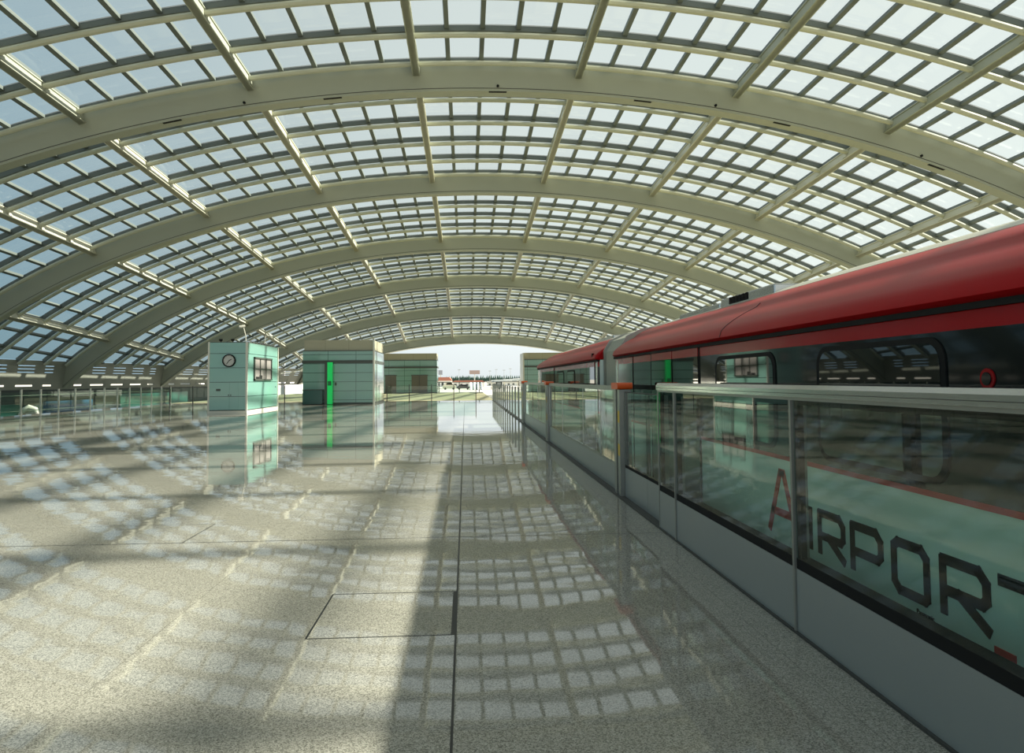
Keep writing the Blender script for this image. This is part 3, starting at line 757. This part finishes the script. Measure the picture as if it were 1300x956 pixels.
billboard(2.7, 9.6, 500, 5.4, 8.0, 'wide reddish billboard on a pole above the trees, centre of the opening', M_['board'])
billboard(-17.8, -15.2, 500, 5.2, 8.2, 'small square grey billboard beside the distant left building', M_['board2'])
for i, (px, h) in enumerate(((583, 8.5), (622, 7.5), (630, 8.5), (640, 8), (648, 9))):
    x = (px-591)/950*520
    r = empty('lamp_post', (x, 520, -1.25)); tag(r, ['thin lamp post left of the wide reddish billboard, against the sky', 'thin lamp post nearest the right side of the wide reddish billboard', 'second thin lamp post right of the wide reddish billboard', 'third thin lamp post right of the wide reddish billboard', 'thin lamp post closest to the building right of the opening'][i], 'lamp post', 'distant lamp posts')
    MB().tube([(x, 520, -1.25), (x, 520, h)], .12).build('pole', M_['alu'], r); B(x-.9, x+.9, 519.7, 520.3, h, h+.35).build('lamp_head', M_['alu'], r)
def house(x0, x1, y, z, zr, label, roof):
    r = empty('low_building', ((x0+x1)/2, y, -1.25)); tag(r, label, 'building')
    B(x0, x1, y, y+8, -1.25, z).build('wall', M_['bright'], r)
    MB().prism([(x0-.4, z), (x1+.4, z), (x1-.8, zr), (x0+.8, zr)], lambda p: (p[0], y-.4, p[1]), lambda p: (p[0], y+8.4, p[1])).build('roof', roof, r)
    n = max(2, int((x1-x0)/2.2))
    for i in range(n): B(x0+.6+i*(x1-x0-1)/n, x0+1.5+i*(x1-x0-1)/n, y-.05, y+.02, -.8, max(-.1, z-.7)).build('window', M_['dkband'], r)
house(-13, -6.2, 330, 1.4, 2.9, 'low red-roofed building just right of the distant aqua building', M_['rooftile'])
house(-5, 7.5, 300, .8, 1.4, 'long low building with a flat rust-coloured roof beyond the railing', M_['rooftile'])
house(10, 26, 340, .3, .9, 'long pale low building beyond the notice stand', M_['offwhite'])
def vehicle(x, y, L_, h, m, label, name='car'):
    r = empty(name, (x, y, -1.25)); tag(r, label, name)
    zb = -1.25
    pr = [(-L_/2, .35), (-L_/2, h*.55), (-L_*.42, h*.62), (-L_*.25, h), (L_*.2, h), (L_*.33, h*.64), (L_*.48, h*.55), (L_/2, .35)]
    MB().prism([(x+a, zb+b) for a, b in pr], lambda p: (p[0], y-.85, p[1]), lambda p: (p[0], y+.85, p[1])).build('body', m, r)
    for dx in (-L_*.3, L_*.3):
        for dy in (-.8, .8): MB().tube([(x+dx, y+dy-.1, zb+.32), (x+dx, y+dy+.1, zb+.32)], .32, 14).build('wheel', M_['black'], r)
    MB().prism([(x-L_*.24, zb+h*.66), (x-L_*.2, zb+h*.93), (x+L_*.16, zb+h*.93), (x+L_*.27, zb+h*.66)], lambda p: (p[0], y-.87, p[1]), lambda p: (p[0], y-.84, p[1])).build('window', M_['windark'], r)
vehicle(-.6, 222, 4.2, 1.5, M_['car'], 'dark car parked beyond the end railing')
vehicle(-4.8, 225, 4.0, 2.2, M_['van'], 'cream van parked left of the dark car', 'van')
aw = empty('striped_ramp', (3.4, 215, -1.25)); tag(aw, 'black and white diagonally striped sloping roof beyond the end railing', 'roof')
MB().prism([(0, 0), (1, 0), (1, 1), (0, 1)], lambda p: (1.2+p[0]*3.6+p[1]*-.0, 214+p[1]*7, -1.1+p[1]*2.1), lambda p: (1.2+p[0]*3.6, 214+p[1]*7, -1.3+p[1]*2.1)).build('striped_sheet', M_['stripe'], aw)
B(1.2, 4.8, 220.8, 221, -1.25, .9).build('back_wall', M_['dkband'], aw)
cn = empty('curved_canopy', (16, 230, -1.25)); tag(cn, 'long white curved canopy roof outside, right side of the opening', 'canopy')
MB().sweep([(8+14*t, 230-30*t, 1.0+.95*t**1.3) for t in [i/12 for i in range(13)]], [Vector((0, 1, 0))]*13, [Vector((0, 0, 1))]*13, 8, .5).build('roof_sheet', M_['bright'], cn)
for i in range(5):
    t = i/4; B(8+14*t-.15, 8+14*t+.15, 229.8-30*t, 230.1-30*t, -1.25, 1.0+.95*t**1.3).build('post', M_['offwhite'], cn)
ho = empty('outer_building', (-43, 170, -1.25)); tag(ho, 'bright white building seen between the kiosk and the green-lit building', 'building')
B(-46, -40, 112, 235, -1.25, 1.7).build('wall', M_['bright'], ho)
B(-46.4, -39.6, 111.6, 235.4, 1.7, 1.9).build('roof', M_['offwhite'], ho)
mb = MB()
for i in range(14): mb.box(-40.02, -39.95, 116+i*8, 116.3+i*8, -1.2, 1.6)
mb.build('wall_joints', M_['board2'], ho)
o = B(-33.9, -33.2, 140, 140.7, -1.25, 5.2).build('concrete_column', M_['board2']); tag(o, 'grey column outside between the kiosk and the green-lit building', 'column')
